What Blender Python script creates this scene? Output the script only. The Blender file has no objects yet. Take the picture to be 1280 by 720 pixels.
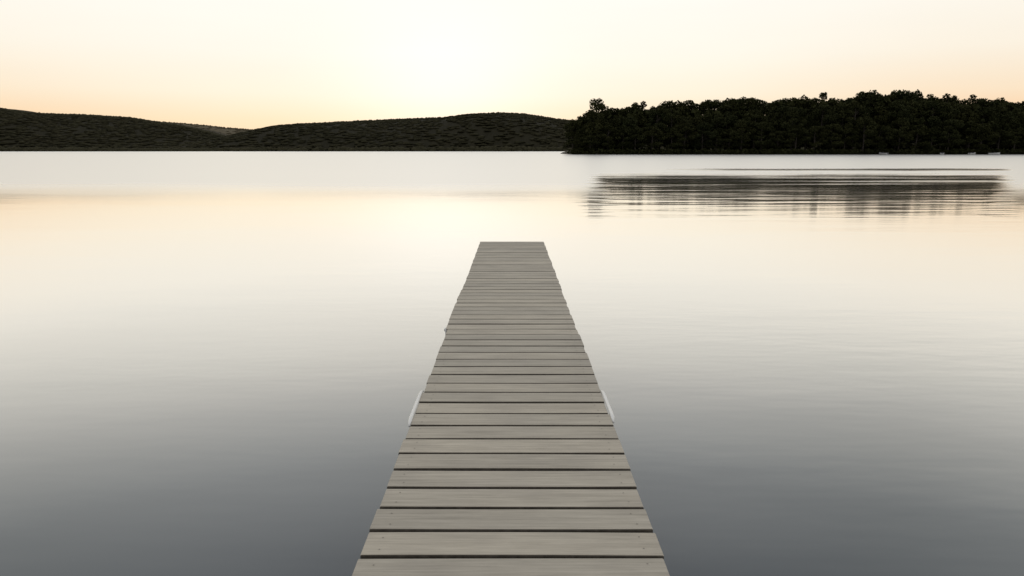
import bpy, math, random, bmesh
import numpy as np
from mathutils import Vector, Matrix
random.seed(7); rng=np.random.default_rng(7)
scene=bpy.context.scene
col=scene.collection
scene.view_settings.view_transform='Standard'
try: scene.view_settings.look='None'
except Exception: pass
scene.view_settings.exposure=0

# ------------------------------------------------------------ camera
F=853.0; CZ=2.05
P=math.atan((360-187.5)/F)
cam=bpy.data.cameras.new('camera'); cam.sensor_width=36; cam.lens=36*F/1280
cam.clip_start=0.05; cam.clip_end=30000
co=bpy.data.objects.new('camera',cam); col.objects.link(co)
co.location=(0,0,CZ); co.rotation_euler=(math.pi/2-P,0,0)
scene.camera=co
def world_at(px,py,Y):
    xd=px-640; yd=py-360
    fw=F*math.cos(P)-yd*math.sin(P); up=-F*math.sin(P)-yd*math.cos(P)
    return xd/fw*Y, CZ+up/fw*Y

# ------------------------------------------------------------ helpers
def new_mat(name):
    m=bpy.data.materials.new(name); m.use_nodes=True
    nt=m.node_tree; b=nt.nodes['Principled BSDF']
    return m,nt,b
def N(nt,t,**kw):
    n=nt.nodes.new(t)
    for k,v in kw.items(): setattr(n,k,v)
    return n
def math_n(nt,op,a,b=None,c=None,clamp=False):
    n=nt.nodes.new('ShaderNodeMath'); n.operation=op; n.use_clamp=clamp
    for i,v in enumerate((a,b,c)):
        if v is None: continue
        if isinstance(v,(int,float)): n.inputs[i].default_value=v
        else: nt.links.new(v,n.inputs[i])
    return n.outputs[0]
def maprange(nt,v,a,b,c,d,smooth=True):
    n=nt.nodes.new('ShaderNodeMapRange'); n.interpolation_type='SMOOTHSTEP' if smooth else 'LINEAR'
    nt.links.new(v,n.inputs[0])
    for i,x in enumerate((a,b,c,d)): 
        if isinstance(x,(int,float)): n.inputs[i+1].default_value=x
        else: nt.links.new(x,n.inputs[i+1])
    return n.outputs[0]
def mixrgb(nt,f,a,b,blend='MIX'):
    n=nt.nodes.new('ShaderNodeMix'); n.data_type='RGBA'; n.blend_type=blend
    if isinstance(f,(int,float)): n.inputs[0].default_value=f
    else: nt.links.new(f,n.inputs[0])
    for i,v in ((6,a),(7,b)):
        if isinstance(v,tuple): n.inputs[i].default_value=(*v[:3],1)
        else: nt.links.new(v,n.inputs[i])
    return n.outputs[2]
def ramp(nt,fac,stops):
    n=nt.nodes.new('ShaderNodeValToRGB'); e=n.color_ramp.elements
    while len(e)<len(stops): e.new(0.5)
    for el,(p,c) in zip(e,stops):
        el.position=p; el.color=(*c,1)
    nt.links.new(fac,n.inputs[0]); return n.outputs[0]
def noise(nt,vec,scale,detail=3,rough=0.5):
    n=nt.nodes.new('ShaderNodeTexNoise'); n.inputs['Scale'].default_value=scale
    n.inputs['Detail'].default_value=detail; n.inputs['Roughness'].default_value=rough
    if vec is not None: nt.links.new(vec,n.inputs['Vector'])
    return n.outputs[0]
def mapping(nt,vec,scale=(1,1,1),rot=(0,0,0)):
    n=nt.nodes.new('ShaderNodeMapping'); n.inputs['Scale'].default_value=scale; n.inputs['Rotation'].default_value=rot
    nt.links.new(vec,n.inputs[0]); return n.outputs[0]
def mesh_np(name,V,Fc,mat=None,tone=None,smooth=False):
    V=np.asarray(V,dtype=np.float32); me=bpy.data.meshes.new(name)
    if isinstance(Fc,np.ndarray):
        k=Fc.shape[1]; n=len(Fc)
        me.vertices.add(len(V)); me.vertices.foreach_set('co',V.ravel())
        me.loops.add(n*k); me.loops.foreach_set('vertex_index',Fc.astype(np.int32).ravel())
        me.polygons.add(n); me.polygons.foreach_set('loop_start',np.arange(0,n*k,k,dtype=np.int32))
        me.update(calc_edges=True); me.validate()
    else:
        me.from_pydata([tuple(map(float,v)) for v in V],[],Fc); me.update()
    if tone is not None:
        a=me.attributes.new('tone','FLOAT','POINT'); a.data.foreach_set('value',np.asarray(tone,dtype=np.float32))
    if mat: me.materials.append(mat)
    if smooth:
        me.polygons.foreach_set('use_smooth',np.ones(len(me.polygons),dtype=bool))
    return me
def obj(name,me,parent=None,**props):
    o=bpy.data.objects.new(name,me); col.objects.link(o)
    if parent: o.parent=parent
    for k,v in props.items(): o[k]=v
    return o
def box(x0,x1,y0,y1,z0,z1,V,Fc):
    b=len(V)
    V+= [(x0,y0,z0),(x1,y0,z0),(x1,y1,z0),(x0,y1,z0),(x0,y0,z1),(x1,y0,z1),(x1,y1,z1),(x0,y1,z1)]
    Fc+=[tuple(b+i for i in f) for f in ((0,3,2,1),(4,5,6,7),(0,1,5,4),(1,2,6,5),(2,3,7,6),(3,0,4,7))]

# ------------------------------------------------------------ world
SUN_AZ=math.radians(-5.4)   # slightly left of the dock axis
SUN_EL=math.radians(2.0)
sund=Vector((math.sin(SUN_AZ)*math.cos(SUN_EL),math.cos(SUN_AZ)*math.cos(SUN_EL),math.sin(SUN_EL)))
w=bpy.data.worlds.new('World'); scene.world=w; w.use_nodes=True
nt=w.node_tree; bg=nt.nodes['Background']
tc=N(nt,'ShaderNodeTexCoord'); sx=N(nt,'ShaderNodeSeparateXYZ'); nt.links.new(tc.outputs['Generated'],sx.inputs[0])
X,Y,Z=sx.outputs
hl=math_n(nt,'SQRT',math_n(nt,'ADD',math_n(nt,'ADD',math_n(nt,'MULTIPLY',X,X),math_n(nt,'MULTIPLY',Y,Y)),1e-5))
dotp=math_n(nt,'ADD',math_n(nt,'MULTIPLY',X,math.sin(SUN_AZ)),math_n(nt,'MULTIPLY',Y,math.cos(SUN_AZ)))
ca=math_n(nt,'DIVIDE',dotp,hl)
g1=maprange(nt,ca,0.78,1.0,0,1)
g2=maprange(nt,ca,-0.25,0.74,0,1)
zc=math_n(nt,'MAXIMUM',Z,0.0)
ZEN=(.62,.61,.585)
cen=ramp(nt,zc,[(0,(1.0,.72,.44)),(.04,(1.0,.83,.58)),(.075,(1.0,.915,.75)),(.13,(1.0,.96,.86)),(.2,(1.0,.98,.91)),(.31,(.97,.955,.90)),(.42,(.72,.745,.75)),(.56,(.47,.50,.535)),(.9,ZEN)])
sid=ramp(nt,zc,[(0,(.93,.55,.30)),(.04,(.965,.655,.40)),(.07,(.975,.79,.58)),(.12,(.98,.895,.76)),(.2,(.985,.95,.87)),(.31,(.78,.775,.735)),(.42,(.52,.545,.55)),(.56,(.34,.37,.395)),(.9,ZEN)])
bak=ramp(nt,zc,[(0,(.30,.28,.28)),(.3,(.32,.33,.35)),(.9,ZEN)])
c=mixrgb(nt,g2,bak,mixrgb(nt,g1,sid,cen))
hz=noise(nt,mapping(nt,tc.outputs['Generated'],(1,1,7)),2.2,3,.5)
c=mixrgb(nt,1.0,c,ramp(nt,hz,[(0.3,(.98,.98,.98)),(.7,(1.01,1.01,1.01))]),'MULTIPLY')
dt=N(nt,'ShaderNodeVectorMath',operation='DOT_PRODUCT'); nt.links.new(tc.outputs['Generated'],dt.inputs[0]); dt.inputs[1].default_value=sund[:]
gw=math_n(nt,'POWER',math_n(nt,'MAXIMUM',dt.outputs['Value'],0.0),110.0)
gs=N(nt,'ShaderNodeVectorMath',operation='SCALE'); gs.inputs[0].default_value=(.06,.12,.18); nt.links.new(gw,gs.inputs[3])
c=mixrgb(nt,1.0,c,gs.outputs[0],'ADD')
sky=N(nt,'ShaderNodeTexSky'); sky.sky_type='NISHITA'; sky.sun_disc=False
sky.sun_elevation=SUN_EL; sky.sun_rotation=SUN_AZ; sky.air_density=1; sky.dust_density=1.5
sm=N(nt,'ShaderNodeVectorMath',operation='SCALE'); nt.links.new(sky.outputs[0],sm.inputs[0]); sm.inputs[3].default_value=0.004
c=mixrgb(nt,1.0,c,sm.outputs[0],'ADD')
nt.links.new(c,bg.inputs[0]); bg.inputs[1].default_value=1.0

sl=bpy.data.lights.new('sun','SUN'); sl.energy=1.0; sl.angle=math.radians(.5); sl.color=(1,.8,.55)
so=bpy.data.objects.new('sun',sl); col.objects.link(so)
so.rotation_euler=sund.to_track_quat('Z','Y').to_euler()

# ------------------------------------------------------------ water
m,nt,b=new_mat('lake_water')
out=nt.nodes['Material Output']; nt.nodes.remove(b)
geo=N(nt,'ShaderNodeNewGeometry'); sp=N(nt,'ShaderNodeSeparateXYZ'); nt.links.new(geo.outputs['Position'],sp.inputs[0])
pos=geo.outputs['Position']; X,Y,Z=sp.outputs
wob=noise(nt,mapping(nt,pos,(.06,.17,1)),1.0,4,.6)
wobc=math_n(nt,'SUBTRACT',wob,.5)
Yw=math_n(nt,'ADD',Y,math_n(nt,'MULTIPLY',wobc,30))
Ys=math_n(nt,'ADD',Y,math_n(nt,'MULTIPLY',wobc,9))
Xw=math_n(nt,'ADD',X,math_n(nt,'MULTIPLY',math_n(nt,'SUBTRACT',noise(nt,mapping(nt,pos,(.05,.9,1)),1.0,3,.6),.5),3.0))
edgeL=maprange(nt,math_n(nt,'SUBTRACT',Xw,math_n(nt,'MULTIPLY',Y,.122)),-.7,.7,0,1)
edgeR=maprange(nt,math_n(nt,'SUBTRACT',Xw,math_n(nt,'MULTIPLY',Y,.715)),-.7,.7,1,0)
inpatch=math_n(nt,'MULTIPLY',edgeL,edgeR)
farm_calm=maprange(nt,Yw,50,64,0,1)
bandw=math_n(nt,'ABSOLUTE',math_n(nt,'SUBTRACT',Ys,74.0))
band=math_n(nt,'MULTIPLY',maprange(nt,bandw,2.0,5.5,.8,0),maprange(nt,Xw,14,26,0,1))
farm_calm=math_n(nt,'SUBTRACT',farm_calm,band,None,True)
st=noise(nt,mapping(nt,pos,(.03,.30,1),(0,0,.02)),1.0,3,.55)
streak=math_n(nt,'MULTIPLY',maprange(nt,st,.52,.66,.0,.5),maprange(nt,Y,26,44,0,1))
farm_calm=math_n(nt,'MAXIMUM',farm_calm,streak)
farm_open=maprange(nt,Ys,24,46,0,1)
mm=N(nt,'ShaderNodeMix'); mm.data_type='FLOAT'
nt.links.new(inpatch,mm.inputs[0]); nt.links.new(farm_open,mm.inputs[2]); nt.links.new(farm_calm,mm.inputs[3])
ruf=mm.outputs[0]
h1=noise(nt,mapping(nt,pos,(.5,1.5,1),(0,0,.08)),1.0,3,.55)
h2=noise(nt,mapping(nt,pos,(2.2,6,1),(0,0,-.15)),1.0,2,.5)
h3=noise(nt,mapping(nt,pos,(.13,.60,1),(0,0,.03)),1.0,2,.5)
patch=noise(nt,mapping(nt,pos,(.05,.22,1),(0,0,.1)),1.0,2,.5)
amp=maprange(nt,patch,.42,.66,.25,1)
hh=math_n(nt,'ADD',h1,math_n(nt,'MULTIPLY',h2,.10))
hh=math_n(nt,'MULTIPLY',hh,amp)
hh=math_n(nt,'MULTIPLY',hh,.006)
far=math_n(nt,'MULTIPLY',maprange(nt,Y,14,32,0,1),inpatch)
hh=math_n(nt,'ADD',hh,math_n(nt,'MULTIPLY',math_n(nt,'MULTIPLY',h3,far),.030))
bp=N(nt,'ShaderNodeBump'); bp.inputs['Strength'].default_value=1; bp.inputs['Distance'].default_value=1.0
nt.links.new(hh,bp.inputs['Height'])
gl=N(nt,'ShaderNodeBsdfGlossy'); gl.distribution='MULTI_GGX'; gl.inputs[0].default_value=(.995,.977,.945,1)
nt.links.new(maprange(nt,ruf,0,1,.065,.30,False),gl.inputs['Roughness']); nt.links.new(bp.outputs[0],gl.inputs['Normal'])
df=N(nt,'ShaderNodeBsdfDiffuse')
nt.links.new(ramp(nt,noise(nt,pos,.08,3),[(.3,(.038,.048,.060)),(.7,(.047,.058,.070))]),df.inputs[0])
lw=N(nt,'ShaderNodeLayerWeight'); lw.inputs[0].default_value=.5; nt.links.new(bp.outputs[0],lw.inputs['Normal'])
cosv=math_n(nt,'SUBTRACT',1.0,lw.outputs['Facing'])
fr=ramp(nt,cosv,[(0,(1,)*3),(.10,(.96,)*3),(.17,(.88,)*3),(.25,(.70,)*3),(.34,(.46,)*3),(.43,(.29,)*3),(.56,(.165,)*3),(1,(.06,)*3)])
ms=N(nt,'ShaderNodeMixShader'); nt.links.new(fr,ms.inputs[0]); nt.links.new(df.outputs[0],ms.inputs[1]); nt.links.new(gl.outputs[0],ms.inputs[2])
nt.links.new(ms.outputs[0],out.inputs['Surface'])
V=[(-9000,-300,0),(9000,-300,0),(9000,14000,0),(-9000,14000,0)]
obj('water',mesh_np('water',V,[(0,1,2,3)],m),kind='structure')
m2,nt2,b2=new_mat('lake_bed'); 
tcn=N(nt2,'ShaderNodeNewGeometry'); nt2.links.new(ramp(nt2,noise(nt2,tcn.outputs[0],.6,5),[(.3,(.05,.045,.035)),(.7,(.1,.09,.07))]),b2.inputs[0])
obj('ground',mesh_np('ground',[(x,y,-4) for x,y,_ in V],[(0,1,2,3)],m2),kind='structure')

# ------------------------------------------------------------ dock
def ztop(y): return 0.505-0.01235*y
MOD=.1935; GAP=.020; END=12.87; HW=.6
m,nt,b=new_mat('weathered_planks')
geo=N(nt,'ShaderNodeNewGeometry'); pos=geo.outputs['Position']
at=N(nt,'ShaderNodeAttribute',attribute_name='tone'); tone=at.outputs['Fac']
off=N(nt,'ShaderNodeCombineXYZ'); nt.links.new(math_n(nt,'MULTIPLY',tone,37.0),off.inputs[0]); nt.links.new(math_n(nt,'MULTIPLY',tone,11.0),off.inputs[2])
va=N(nt,'ShaderNodeVectorMath',operation='ADD'); nt.links.new(pos,va.inputs[0]); nt.links.new(off.outputs[0],va.inputs[1])
pv=va.outputs[0]
grain=noise(nt,mapping(nt,pv,(3.2,95,95)),1.0,6,.70)
grain2=noise(nt,mapping(nt,pv,(.9,26,26)),1.0,4,.6)
stain=noise(nt,mapping(nt,pv,(2.3,5,5)),1.0,5,.6)
base=ramp(nt,grain,[(.25,(.41,.375,.32)),(.5,(.56,.515,.445)),(.75,(.66,.61,.535))])
base=mixrgb(nt,1.0,base,ramp(nt,grain2,[(.3,(.87,.865,.86)),(.65,(1.04,1.04,1.04))]),'MULTIPLY')
base=mixrgb(nt,1.0,base,ramp(nt,stain,[(.3,(.85,.85,.855)),(.62,(1.03,1.03,1.02))]),'MULTIPLY')
base=mixrgb(nt,1.0,base,ramp(nt,tone,[(0,(.91,.915,.92)),(1,(1.09,1.08,1.06))]),'MULTIPLY')
nt.links.new(base,b.inputs[0]); b.inputs['Roughness'].default_value=.8
b.inputs['Specular IOR Level'].default_value=.25
bp=N(nt,'ShaderNodeBump'); bp.inputs['Strength'].default_value=.9; bp.inputs['Distance'].default_value=.002
nt.links.new(math_n(nt,'ADD',grain,math_n(nt,'MULTIPLY',grain2,.8)),bp.inputs['Height']); nt.links.new(bp.outputs[0],b.inputs['Normal'])
plank_mat=m
m,nt,b=new_mat('timber_gap_shade'); geo=N(nt,'ShaderNodeNewGeometry')
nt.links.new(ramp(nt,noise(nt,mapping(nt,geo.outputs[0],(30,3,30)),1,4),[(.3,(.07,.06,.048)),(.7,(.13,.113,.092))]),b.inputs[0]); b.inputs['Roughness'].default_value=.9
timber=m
m,nt,b=new_mat('galvanised_steel'); geo=N(nt,'ShaderNodeNewGeometry')
nt.links.new(ramp(nt,noise(nt,geo.outputs[0],30,4),[(.3,(.45,.45,.43)),(.7,(.6,.6,.58))]),b.inputs[0]); b.inputs['Metallic'].default_value=.3; b.inputs['Roughness'].default_value=.5
steel=m
m,nt,b=new_mat('dull_screw'); geo=N(nt,'ShaderNodeNewGeometry')
nt.links.new(ramp(nt,noise(nt,geo.outputs[0],50,2),[(.3,(.26,.23,.20)),(.7,(.36,.33,.29))]),b.inputs[0]); b.inputs['Roughness'].default_value=.7
screw=m
m,nt,b=new_mat('white_vinyl'); geo=N(nt,'ShaderNodeNewGeometry')
nt.links.new(ramp(nt,noise(nt,geo.outputs[0],14,4),[(.3,(.88,.88,.87)),(.7,(.94,.94,.93))]),b.inputs[0]); b.inputs['Roughness'].default_value=.3
vinyl=m

dock=bpy.data.objects.new('dock',None); col.objects.link(dock); dock.location=(0,END,0)
dock['label']='long narrow weathered grey wooden plank dock reaching over calm lake'; dock['category']='dock'
def dpart(name,me,**k):
    o=obj(name,me,**k); o.parent=dock; o.matrix_parent_inverse=Matrix.Translation((0,-END,0)); return o
V=[];Fc=[];T=[];mi=[]
TH=.038
n=int((END+3)/MOD)
for i in range(n):
    y1=END-i*MOD; y0=y1-MOD+GAP
    y0+=random.uniform(-.003,.003)
    yc=(y0+y1)/2
    if yc>8.1: sec=.000
    elif yc>6.15: sec=-.012
    elif yc>4.3: sec=.004
    else: sec=-.004
    xl=-HW+sec+random.uniform(-.005,.005); xr=HW+sec*.5+random.uniform(-.005,.005)
    ang=random.uniform(-.005,.005); dz=random.uniform(-.002,.002); t=random.random()
    be=.005; prf=[(y0,-TH),(y0,-be*1.3),(y0+be*.4,-be*.35),(y0+be,0),( (y0+y1)/2,random.uniform(-.002,.0006)),(y1-be,0),(y1-be*.4,-be*.35),(y1,-be),(y1,-TH)]
    xs=[xl,xl+.004,-.2,.2,xr-.004,xr]; b0=len(V); K=len(prf)
    bow=random.uniform(-.004,.004)
    for j,x in enumerate(xs):
        inset=.003 if j in(0,5) else 0
        for (yy,zz) in prf:
            V.append((x,yy+ang*x+bow*(1-(x/HW)**2),ztop(yy)+dz+zz-(inset if zz>-.01 else 0))); T.append(t)
    for j in range(5):
        for k in range(K):
            k2=(k+1)%K
            Fc.append((b0+j*K+k,b0+j*K+k2,b0+(j+1)*K+k2,b0+(j+1)*K+k)); mi.append(2 if k in(0,1,7,8) else 0)  # plank edges take the dark timber colour, painting shade into the gaps
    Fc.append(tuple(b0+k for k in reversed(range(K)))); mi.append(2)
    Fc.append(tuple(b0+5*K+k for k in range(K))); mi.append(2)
    for sxp in (-.53,.53):
        for f in (.25,.75):
            cy=y0+(y1-y0)*f+random.uniform(-.006,.006); cx=sxp+random.uniform(-.008,.008); bb=len(V)
            for a in range(6):
                V.append((cx+.004*math.cos(a*math.pi/3),cy+.004*math.sin(a*math.pi/3)+ang*cx+bow*(1-(cx/HW)**2),ztop(cy)+dz+.0012)); T.append(t)
            Fc.append(tuple(range(bb,bb+6))); mi.append(1)
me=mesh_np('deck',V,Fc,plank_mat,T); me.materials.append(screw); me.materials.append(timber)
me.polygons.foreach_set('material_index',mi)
bm=bmesh.new(); bm.from_mesh(me); bmesh.ops.recalc_face_normals(bm,faces=bm.faces); bm.to_mesh(me); bm.free()
dpart('deck',me)
def beam(name,x0,x1,ya,yb,top,depth):
    V=[]
    for y in(ya,yb):
        for (x,z) in ((x0,top-depth),(x1,top-depth),(x1,top),(x0,top)): V.append((x,y,ztop(y)+z))
    Fc=[(0,1,2,3),(7,6,5,4),(0,4,5,1),(1,5,6,2),(2,6,7,3),(3,7,4,0)]
    me=mesh_np(name,V,Fc,timber); bm=bmesh.new(); bm.from_mesh(me)
    bmesh.ops.bevel(bm,geom=bm.edges[:],offset=.004,segments=1,affect='EDGES'); bmesh.ops.recalc_face_normals(bm,faces=bm.faces); bm.to_mesh(me); bm.free()
    return dpart(name,me)
for x in(-.565,-.02,.525): beam('stringer',x,x+.04,-2.9,END-.05,-.041,.14)
def tube(pts,r,seg=10,rx=None):
    V=[];Fc=[];n=len(pts)
    for i,p in enumerate(pts):
        p=Vector(p); tdir=(Vector(pts[min(i+1,n-1)])-Vector(pts[max(i-1,0)])).normalized()
        a=tdir.cross(Vector((1,0,0) if abs(tdir.x)<.9 else (0,1,0))).normalized(); b_=tdir.cross(a)
        rr=r[i] if isinstance(r,(list,tuple)) else r
        for s in range(seg):
            an=2*math.pi*s/seg; V.append(tuple(p+a*rr*math.cos(an)+b_*rr*math.sin(an)))
    for i in range(n-1):
        for s in range(seg):
            s2=(s+1)%seg; Fc.append((i*seg+s,i*seg+s2,(i+1)*seg+s2,(i+1)*seg+s))
    Fc.append(tuple(reversed(range(seg)))); Fc.append(tuple((n-1)*seg+s for s in range(seg)))
    return V,Fc
for y in(12.4,8.05,3.2,-1.6):
    for s in(-1,1):
        zt=ztop(y)-.06
        Vt,Ft=tube([(s*.50,y,-3.9),(s*.50,y,zt)],.024,12)
        dpart('post',mesh_np('post',Vt,Ft,steel,smooth=True))
    beam('cross_beam',-.54,.54,y+.05,y+.09,-.185,.09)
for s,ya,yb in((-1,3.80,4.42),(1,3.86,4.42)):
    pts=[];rs=[]
    for i in range(19):
        t=i/18; y=ya+(yb-ya)*t
        bowv=min(1,max(0,math.sin(math.pi*t))*2.2)**.6
        pts.append((s*(.608+.005*bowv),y,ztop(y)-.012+.012*bowv)); rs.append(.007+.005*min(1,math.sin(math.pi*t)*3))
    Vt,Ft=tube(pts,rs,12)
    me=mesh_np('bumper',Vt,Ft,vinyl,smooth=True); bm=bmesh.new(); bm.from_mesh(me); bmesh.ops.recalc_face_normals(bm,faces=bm.faces); bm.to_mesh(me); bm.free()
    dpart('bumper',me,label='white vinyl bumper fixed along the deck edge')
for (x,y) in((-.608,6.15),):
    V=[];Fc=[]; box(x-.008,x+.002,y-.06,y+.06,ztop(y)-.07,ztop(y)-.006,V,Fc); box(x-.022,x-.0085,y-.025,y+.03,ztop(y)-.03,ztop(y)-.004,V,Fc)
    me=mesh_np('bracket',V,Fc,vinyl); bm=bmesh.new(); bm.from_mesh(me); bmesh.ops.bevel(bm,geom=bm.edges[:],offset=.003,segments=2,affect='EDGES'); bm.to_mesh(me); bm.free()
    dpart('bracket',me)

# ------------------------------------------------------------ foliage materials
def foliage(name,dark,light,sc):
    m,nt,b=new_mat(name); geo=N(nt,'ShaderNodeNewGeometry')
    at=N(nt,'ShaderNodeAttribute',attribute_name='tone')
    nz=noise(nt,geo.outputs[0],sc,3)
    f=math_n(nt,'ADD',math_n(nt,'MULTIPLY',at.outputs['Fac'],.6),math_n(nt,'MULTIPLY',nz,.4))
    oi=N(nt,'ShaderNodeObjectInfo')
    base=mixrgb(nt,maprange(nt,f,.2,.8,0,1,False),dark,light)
    if name=='tree_foliage': base=mixrgb(nt,1.0,base,ramp(nt,oi.outputs['Random'],[(0,(.80,.84,.84)),(1,(1.2,1.12,1.0))]),'MULTIPLY')
    else:
        n2=noise(nt,mapping(nt,geo.outputs[0],(1,.35,1)),.10,3,.6)
        base=mixrgb(nt,1.0,base,ramp(nt,n2,[(.3,(.80,.82,.80)),(.7,(1.18,1.15,1.1))]),'MULTIPLY')
    nt.links.new(base,b.inputs[0]); b.inputs['Roughness'].default_value=.9; b.inputs['Specular IOR Level'].default_value=.05
    return m
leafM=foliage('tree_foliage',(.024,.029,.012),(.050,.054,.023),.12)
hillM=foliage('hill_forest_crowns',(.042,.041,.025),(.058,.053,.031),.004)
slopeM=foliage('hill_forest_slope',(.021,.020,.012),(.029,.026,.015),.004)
farM=foliage('distant_forest_haze',(.12,.105,.075),(.15,.125,.085),.01)  # aerial haze painted in: base colour paler than the nearer hills
m,nt,b=new_mat('bark'); geo=N(nt,'ShaderNodeNewGeometry')
nt.links.new(ramp(nt,noise(nt,mapping(nt,geo.outputs[0],(6,6,1)),1,4),[(.3,(.03,.024,.018)),(.7,(.09,.075,.06))]),b.inputs[0]); b.inputs['Roughness'].default_value=.9
bark=m

# ------------------------------------------------------------ trees
def leaves(centers,radii,per,size,rg,flat=.75):
    Vs=[];Ts=[]
    for c,r in zip(centers,radii):
        n=max(6,int(per*r*r))
        d=rg.normal(size=(n,3)); d/=np.linalg.norm(d,axis=1)[:,None]
        p=np.array(c)+d*(r*(.55+.5*rg.random((n,1))))*np.array([1,1,flat])
        u=rg.normal(size=(n,3)); u/=np.linalg.norm(u,axis=1)[:,None]
        v=np.cross(u,rg.normal(size=(n,3))); v/=np.linalg.norm(v,axis=1)[:,None]
        s=size*(.5+rg.random((n,1)))
        q=np.stack([p-u*s-v*s*.6,p+u*s-v*s*.6,p+u*s*.6+v*s*.7,p-u*s*.7+v*s*.6],1)
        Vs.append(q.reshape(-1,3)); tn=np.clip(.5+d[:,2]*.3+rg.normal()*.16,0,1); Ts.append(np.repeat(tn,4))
    V=np.concatenate(Vs); T=np.concatenate(Ts); Fc=np.arange(len(V)).reshape(-1,4); return V,Fc,T
def make_tree(kind,seed):
    rg=np.random.default_rng(seed)
    H=1.0*24
    if kind=='oak':
        nc=36; cs=[];rs=[]
        for i in range(nc):
            t=rg.random()**.8; z=H*(.22+.68*t); R=H*.25*math.sin(math.pi*min(1,.22+.70*t))**.7
            a=rg.random()*6.28; rr=R*math.sqrt(rg.random())
            cs.append((rr*math.cos(a),rr*math.sin(a),z)); rs.append(H*rg.uniform(.055,.10))
        cs.append((rg.normal()*.6,rg.normal()*.6,H*.92)); rs.append(H*.065)
        V,Fc,T=leaves(cs,rs,40,.27,rg)
    else:
        cs=[];rs=[]
        for L in range(15):
            t=L/14; z=H*(.25+.70*t); R=H*.16*(1-t)**.8+.2
            k=max(1,int(5*(1-t)+1)); a0=rg.random()*6
            for j in range(k):
                a=a0+6.28*j/k+rg.normal()*.3; rr=R*rg.uniform(.45,1.0)
                cs.append((rr*math.cos(a),rr*math.sin(a),z+rg.normal()*.35)); rs.append(H*(.042+.035*(1-t))*rg.uniform(.85,1.25))
        V,Fc,T=leaves(cs,rs,42,.30,rg,.85)
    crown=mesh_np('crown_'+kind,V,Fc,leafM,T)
    pts=[(0,0,0),(.15,.05,H*.3),(rg.normal()*.3,rg.normal()*.3,H*.6),(rg.normal()*.3,0,H*.93)]
    TV,TF=tube(pts,[.42,.32,.2,.05],7); TV=list(TV)
    for c in cs[::3]:
        z0=max(H*.2,c[2]-H*.12); v,f=tube([(0.1,0,z0),(c[0]*.5,c[1]*.5,(z0+c[2])/2+.2),c],[.13,.09,.03],5)
        bb=len(TV); TV+=v; TF+=[tuple(bb+i for i in ff) for ff in f]
    trunk=mesh_np('trunk_'+kind,TV,TF,bark)
    return crown,trunk
protos=[('deciduous_tree',*make_tree('oak',s)) for s in(1,2,3,4,5)]+[('pine_tree',*make_tree('pine',s)) for s in(11,12,13)]
lab={'deciduous_tree':'dark leafy tree in dense wood on lake shore','pine_tree':'dark tall pine in dense wood on lake shore'}
PROF=[(700,172),(708,160),(716,150),(726,146),(736,140),(760,133),(790,129),(830,127),(870,125),(910,121),(960,122),(1000,118),(1050,118),(1090,114),(1130,112),(1165,117),(1200,120),(1240,122),(1280,125),(1400,130),(1700,140)]
def prof(px): return float(np.interp(px,[p[0] for p in PROF],[p[1] for p in PROF]))
def landz(x,y):
    t=min(1,max(0,(y-330)/30)); return .25+1.6*t
def put_tree(px,Yd,toppy,proto,wscale=1.0):
    x,zt=world_at(px,toppy,Yd); z0=landz(x,Yd)-.1; s=(zt-z0)/24
    name,cr,tr=proto
    e=bpy.data.objects.new(name,None); col.objects.link(e); e.location=(x,Yd,z0)
    sw=(0.45+.55*s)*wscale if name!='pine_tree' else s*wscale
    e.scale=(sw,sw,s); e.rotation_euler=(0,0,random.uniform(0,6.28)); e['label']=lab[name]; e['category']='tree'; e['group']='trees of the wooded point'
    for nm,me in(('trunk',tr),('crown',cr)):
        o=bpy.data.objects.new(nm,me); col.objects.link(o); o.parent=e
    return e
px=716
while px<1330:
    p=random.choice(protos[:5]) if random.random()<.9 else random.choice(protos[5:])
    Yd=random.uniform(350,368)
    put_tree(px,Yd,prof(px)+random.uniform(-4,5),p,random.uniform(1.0,1.35) if p[0]!='pine_tree' else 1.35)
    px+=random.uniform(8,13)
px=722
while px<1330:
    p=random.choice(protos[:6])
    put_tree(px,random.uniform(338,347),prof(px)+random.uniform(6,18),p,1.1); px+=random.uniform(12,19)
px=716
while px<1330:
    p=random.choice(protos[:5])
    b0=187; put_tree(px,random.uniform(332.5,336),b0-(b0-prof(px))*random.uniform(.35,.6),p,1.25); px+=random.uniform(15,26)
e=put_tree(748,340,120,protos[0],.95); e['label']='taller tree standing above the tip of wood'
rg=np.random.default_rng(5); cs=[];rs=[]
for i in range(1500):
    px=rg.uniform(722,1700); Yd=rg.uniform(342,385); x,zt=world_at(px,prof(px)+10,Yd)
    z=rg.uniform(1,max(3,zt)); cs.append((x,Yd,z)); rs.append(rg.uniform(1.6,3.0))
V,Fc,T=leaves(cs,rs,7,.85,rg)
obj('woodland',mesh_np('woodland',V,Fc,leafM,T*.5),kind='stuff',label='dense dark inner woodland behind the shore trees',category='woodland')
cs=[];rs=[]
for i in range(900):
    px=rg.uniform(708,1700); Yd=rg.uniform(329.5,333); x,_=world_at(px,190,Yd); r=rg.uniform(.7,1.9)
    cs.append((x,Yd,.3+r*.6)); rs.append(r)
V,Fc,T=leaves(cs,rs,16,.36,rg)
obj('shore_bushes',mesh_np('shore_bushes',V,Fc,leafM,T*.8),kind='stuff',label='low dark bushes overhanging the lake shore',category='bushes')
m,nt,b=new_mat('shore_soil'); geo=N(nt,'ShaderNodeNewGeometry')
nt.links.new(ramp(nt,noise(nt,geo.outputs[0],.5,5),[(.3,(.045,.04,.025)),(.7,(.12,.10,.075))]),b.inputs[0]); b.inputs['Roughness'].default_value=.95
soil=m
nx,ny=140,22; V=[];Fc=[]
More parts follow.
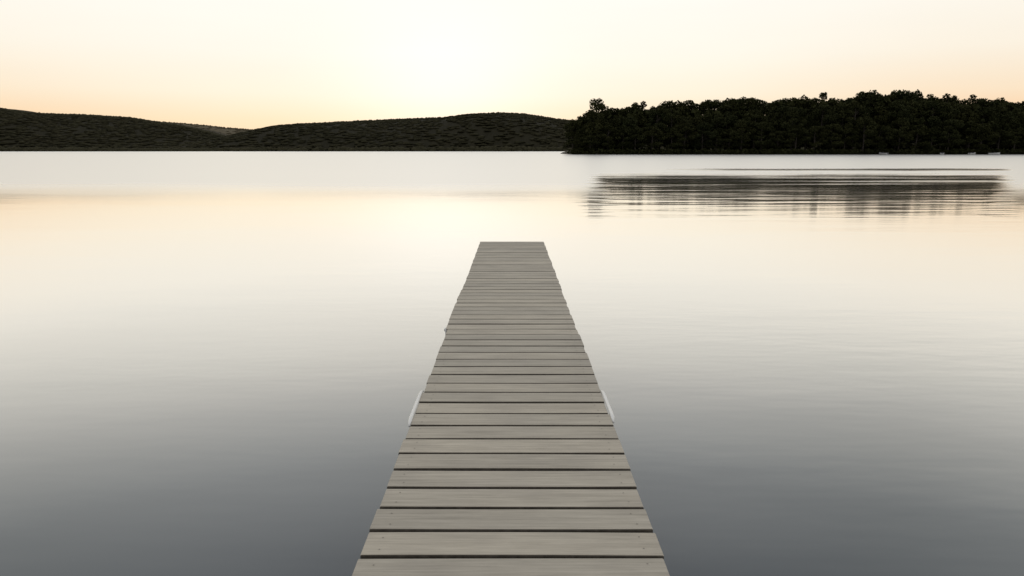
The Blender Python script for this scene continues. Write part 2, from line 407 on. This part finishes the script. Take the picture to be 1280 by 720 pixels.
x0=world_at(706,190,332)[0]
for j in range(ny):
    for i in range(nx):
        x=x0+(430)*i/(nx-1); y=327.5+70*j/(ny-1)
        edge=min((x-x0)/5,(y-327.5)/2.5,(397.5-y)/3,(x0+430-x)/5)
        z=-1.2+min(1,max(0,edge))*1.35+ (landz(x,y)-.25)*min(1,max(0,edge)) +.15*math.sin(x*.9)*math.sin(y*1.3+x*.2)
        V.append((x,y,z))
for j in range(ny-1):
    for i in range(nx-1): a=j*nx+i; Fc.append((a,a+1,a+nx+1,a+nx))
obj('peninsula_ground',mesh_np('peninsula_ground',V,Fc,soil,smooth=True),kind='structure')

# ------------------------------------------------------------ moored boats along the point
m,nt,b=new_mat('boat_white'); geo=N(nt,'ShaderNodeNewGeometry')
nt.links.new(ramp(nt,noise(nt,geo.outputs[0],2,3),[(.3,(.6,.6,.58)),(.7,(.8,.8,.78))]),b.inputs[0]); b.inputs['Roughness'].default_value=.35
bw=m
m,nt,b=new_mat('boat_glass'); geo=N(nt,'ShaderNodeNewGeometry')
nt.links.new(ramp(nt,noise(nt,geo.outputs[0],2,2),[(.3,(.03,.035,.04)),(.7,(.05,.06,.07))]),b.inputs[0]); b.inputs['Roughness'].default_value=.1
bg_=m
def boat_meshes():
    st=[(0,.95,.0),(.15,1.0,-.02),(.4,1.05,0),(.65,.95,.08),(.85,.55,.2),(1,.04,.34)]; L=5.4; V=[];Fc=[]
    for t,wd,rise in st:
        x=L*(t-.5); 
        for (yy,zz) in((-wd,.75+rise),(-wd*.8,.12),(0,-.2+rise*.5),(wd*.8,.12),(wd,.75+rise),(wd*.8,.62+rise),(0,.58+rise),(-wd*.8,.62+rise)): V.append((x,yy,zz))
    for i in range(len(st)-1):
        for k in range(8):
            k2=(k+1)%8; Fc.append((i*8+k,i*8+k2,(i+1)*8+k2,(i+1)*8+k))
    Fc.append(tuple(reversed(range(8)))); Fc.append(tuple(40+k for k in range(8)))
    hull=mesh_np('hull',V,Fc,bw)
    V=[(.5,-.8,.66),(.5,.8,.66),(.0,.7,1.25),(.0,-.7,1.25),(.46,-.8,.66),(.46,.8,.66),(-.04,.7,1.25),(-.04,-.7,1.25)]
    Fc=[(0,1,2,3),(7,6,5,4),(0,4,5,1),(1,5,6,2),(2,6,7,3),(3,7,4,0)]
    ws=mesh_np('windshield',V,Fc,bg_)
    V=[];Fc=[]; box(-3.0,-2.72,-.2,.2,.3,1.15,V,Fc); box(-2.95,-2.8,-.06,.06,-.5,.3,V,Fc)
    mo=mesh_np('outboard_motor',V,Fc,bg_); bm=bmesh.new(); bm.from_mesh(mo); bmesh.ops.bevel(bm,geom=bm.edges[:],offset=.04,segments=2,affect='EDGES'); bm.to_mesh(mo); bm.free()
    return hull,ws,mo
hull,ws,mo=boat_meshes()
for px,yy,rot in((1104,327,1.9),(1178,327,1.0),(1216,326,.5),(1243,326,-.35)):
    x,_=world_at(px,190,yy)
    e=bpy.data.objects.new('moored_boat',None); col.objects.link(e); e.location=(x,yy,.05); e.rotation_euler=(0,0,rot); e.scale=(.85,.85,.85)
    e['label']='small white motorboat moored beside dark wooded shore'; e['category']='boat'; e['group']='boats moored along the shore'
    for nm,me in(('hull',hull),('windshield',ws),('outboard_motor',mo)):
        o=bpy.data.objects.new(nm,me); col.objects.link(o); o.parent=e

# ------------------------------------------------------------ hills
def hill(name,prof_pts,ysh,yr,yb,gmat,mat,ntree,tsize,seed,label):
    rg=np.random.default_rng(seed)
    pxs=np.array([p[0] for p in prof_pts]); pys=np.array([p[1] for p in prof_pts])
    A=420; B=40
    def zr(px):
        py=np.interp(px,pxs,pys); return max(0.5,world_at(px,float(py),yr)[1]-tsize*.6)
    def zat(px,y):
        R=zr(px)
        if y<=yr: t=(y-ysh)/(yr-ysh); s=math.sin(max(0,t)*math.pi/2)**.9
        else: t=(y-yr)/(yb-yr); s=math.cos(t*math.pi/2)
        ph=seed*1.7
        lump=1+.10*math.sin(px*.031+ph+y*.006)*(4*max(0,min(1,t))*(1-max(0,min(1,t)))) 
        return max(-.5,R*s*lump+.4*min(1,t*8)-.1)
    V=[];Fc=[]
    for j in range(B+1):
        y=ysh+(yb-ysh)*j/B
        for i in range(A+1):
            px=pxs[0]+(pxs[-1]-pxs[0])*i/A
            V.append((world_at(px,187.5,yr)[0],y,zat(px,y)+(rg.uniform(-1,1)*.5 if 0<j<B else 0)))
    for j in range(B):
        for i in range(A): a=j*(A+1)+i; Fc.append((a,a+1,a+A+2,a+A+1))
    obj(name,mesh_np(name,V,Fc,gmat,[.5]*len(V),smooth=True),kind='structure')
    bm=bmesh.new(); bmesh.ops.create_icosphere(bm,subdivisions=1,radius=1); iv=np.array([v.co[:] for v in bm.verts]); fi=np.array([[v.index for v in f.verts] for f in bm.faces]); bm.free()
    Vs=[];Fs=[];Ts=[]
    for k in range(ntree):
        px=rg.uniform(pxs[0],pxs[-1]); u=rg.random(); mid=False
        if u<.14: y=ysh+rg.uniform(1,10)
        elif u<.62: y=ysh+6+(yr-ysh)*rg.random(); mid=True
        else: y=yr-(yr-ysh)*.10*rg.random()**1.5+8
        x=world_at(px,187.5,yr)[0]; z=zat(px,y)
        if z<.2 and y>ysh+20: continue
        s=tsize*rg.uniform(.8,1.6); h=tsize*rg.uniform(.7,1.15)
        hz_=h*(.32 if mid else .60)
        v=iv*np.array([s*(.95 if mid else .72),s*(1.3 if mid else .72),hz_])*(1+rg.normal(size=(len(iv),1))*.08)+np.array([x,y,z+(h*.02 if mid else h*.15)])
        Fs.append(fi+len(Vs)*len(iv)); Vs.append(v); Ts.append(np.full(len(iv),rg.uniform(.4,.6)-(.1 if mid else 0)))
    obj(name.replace('hill','forest'),mesh_np(name+'_f',np.concatenate(Vs),np.concatenate(Fs),mat,np.concatenate(Ts),smooth=True),kind='stuff',label=label,category='forest')
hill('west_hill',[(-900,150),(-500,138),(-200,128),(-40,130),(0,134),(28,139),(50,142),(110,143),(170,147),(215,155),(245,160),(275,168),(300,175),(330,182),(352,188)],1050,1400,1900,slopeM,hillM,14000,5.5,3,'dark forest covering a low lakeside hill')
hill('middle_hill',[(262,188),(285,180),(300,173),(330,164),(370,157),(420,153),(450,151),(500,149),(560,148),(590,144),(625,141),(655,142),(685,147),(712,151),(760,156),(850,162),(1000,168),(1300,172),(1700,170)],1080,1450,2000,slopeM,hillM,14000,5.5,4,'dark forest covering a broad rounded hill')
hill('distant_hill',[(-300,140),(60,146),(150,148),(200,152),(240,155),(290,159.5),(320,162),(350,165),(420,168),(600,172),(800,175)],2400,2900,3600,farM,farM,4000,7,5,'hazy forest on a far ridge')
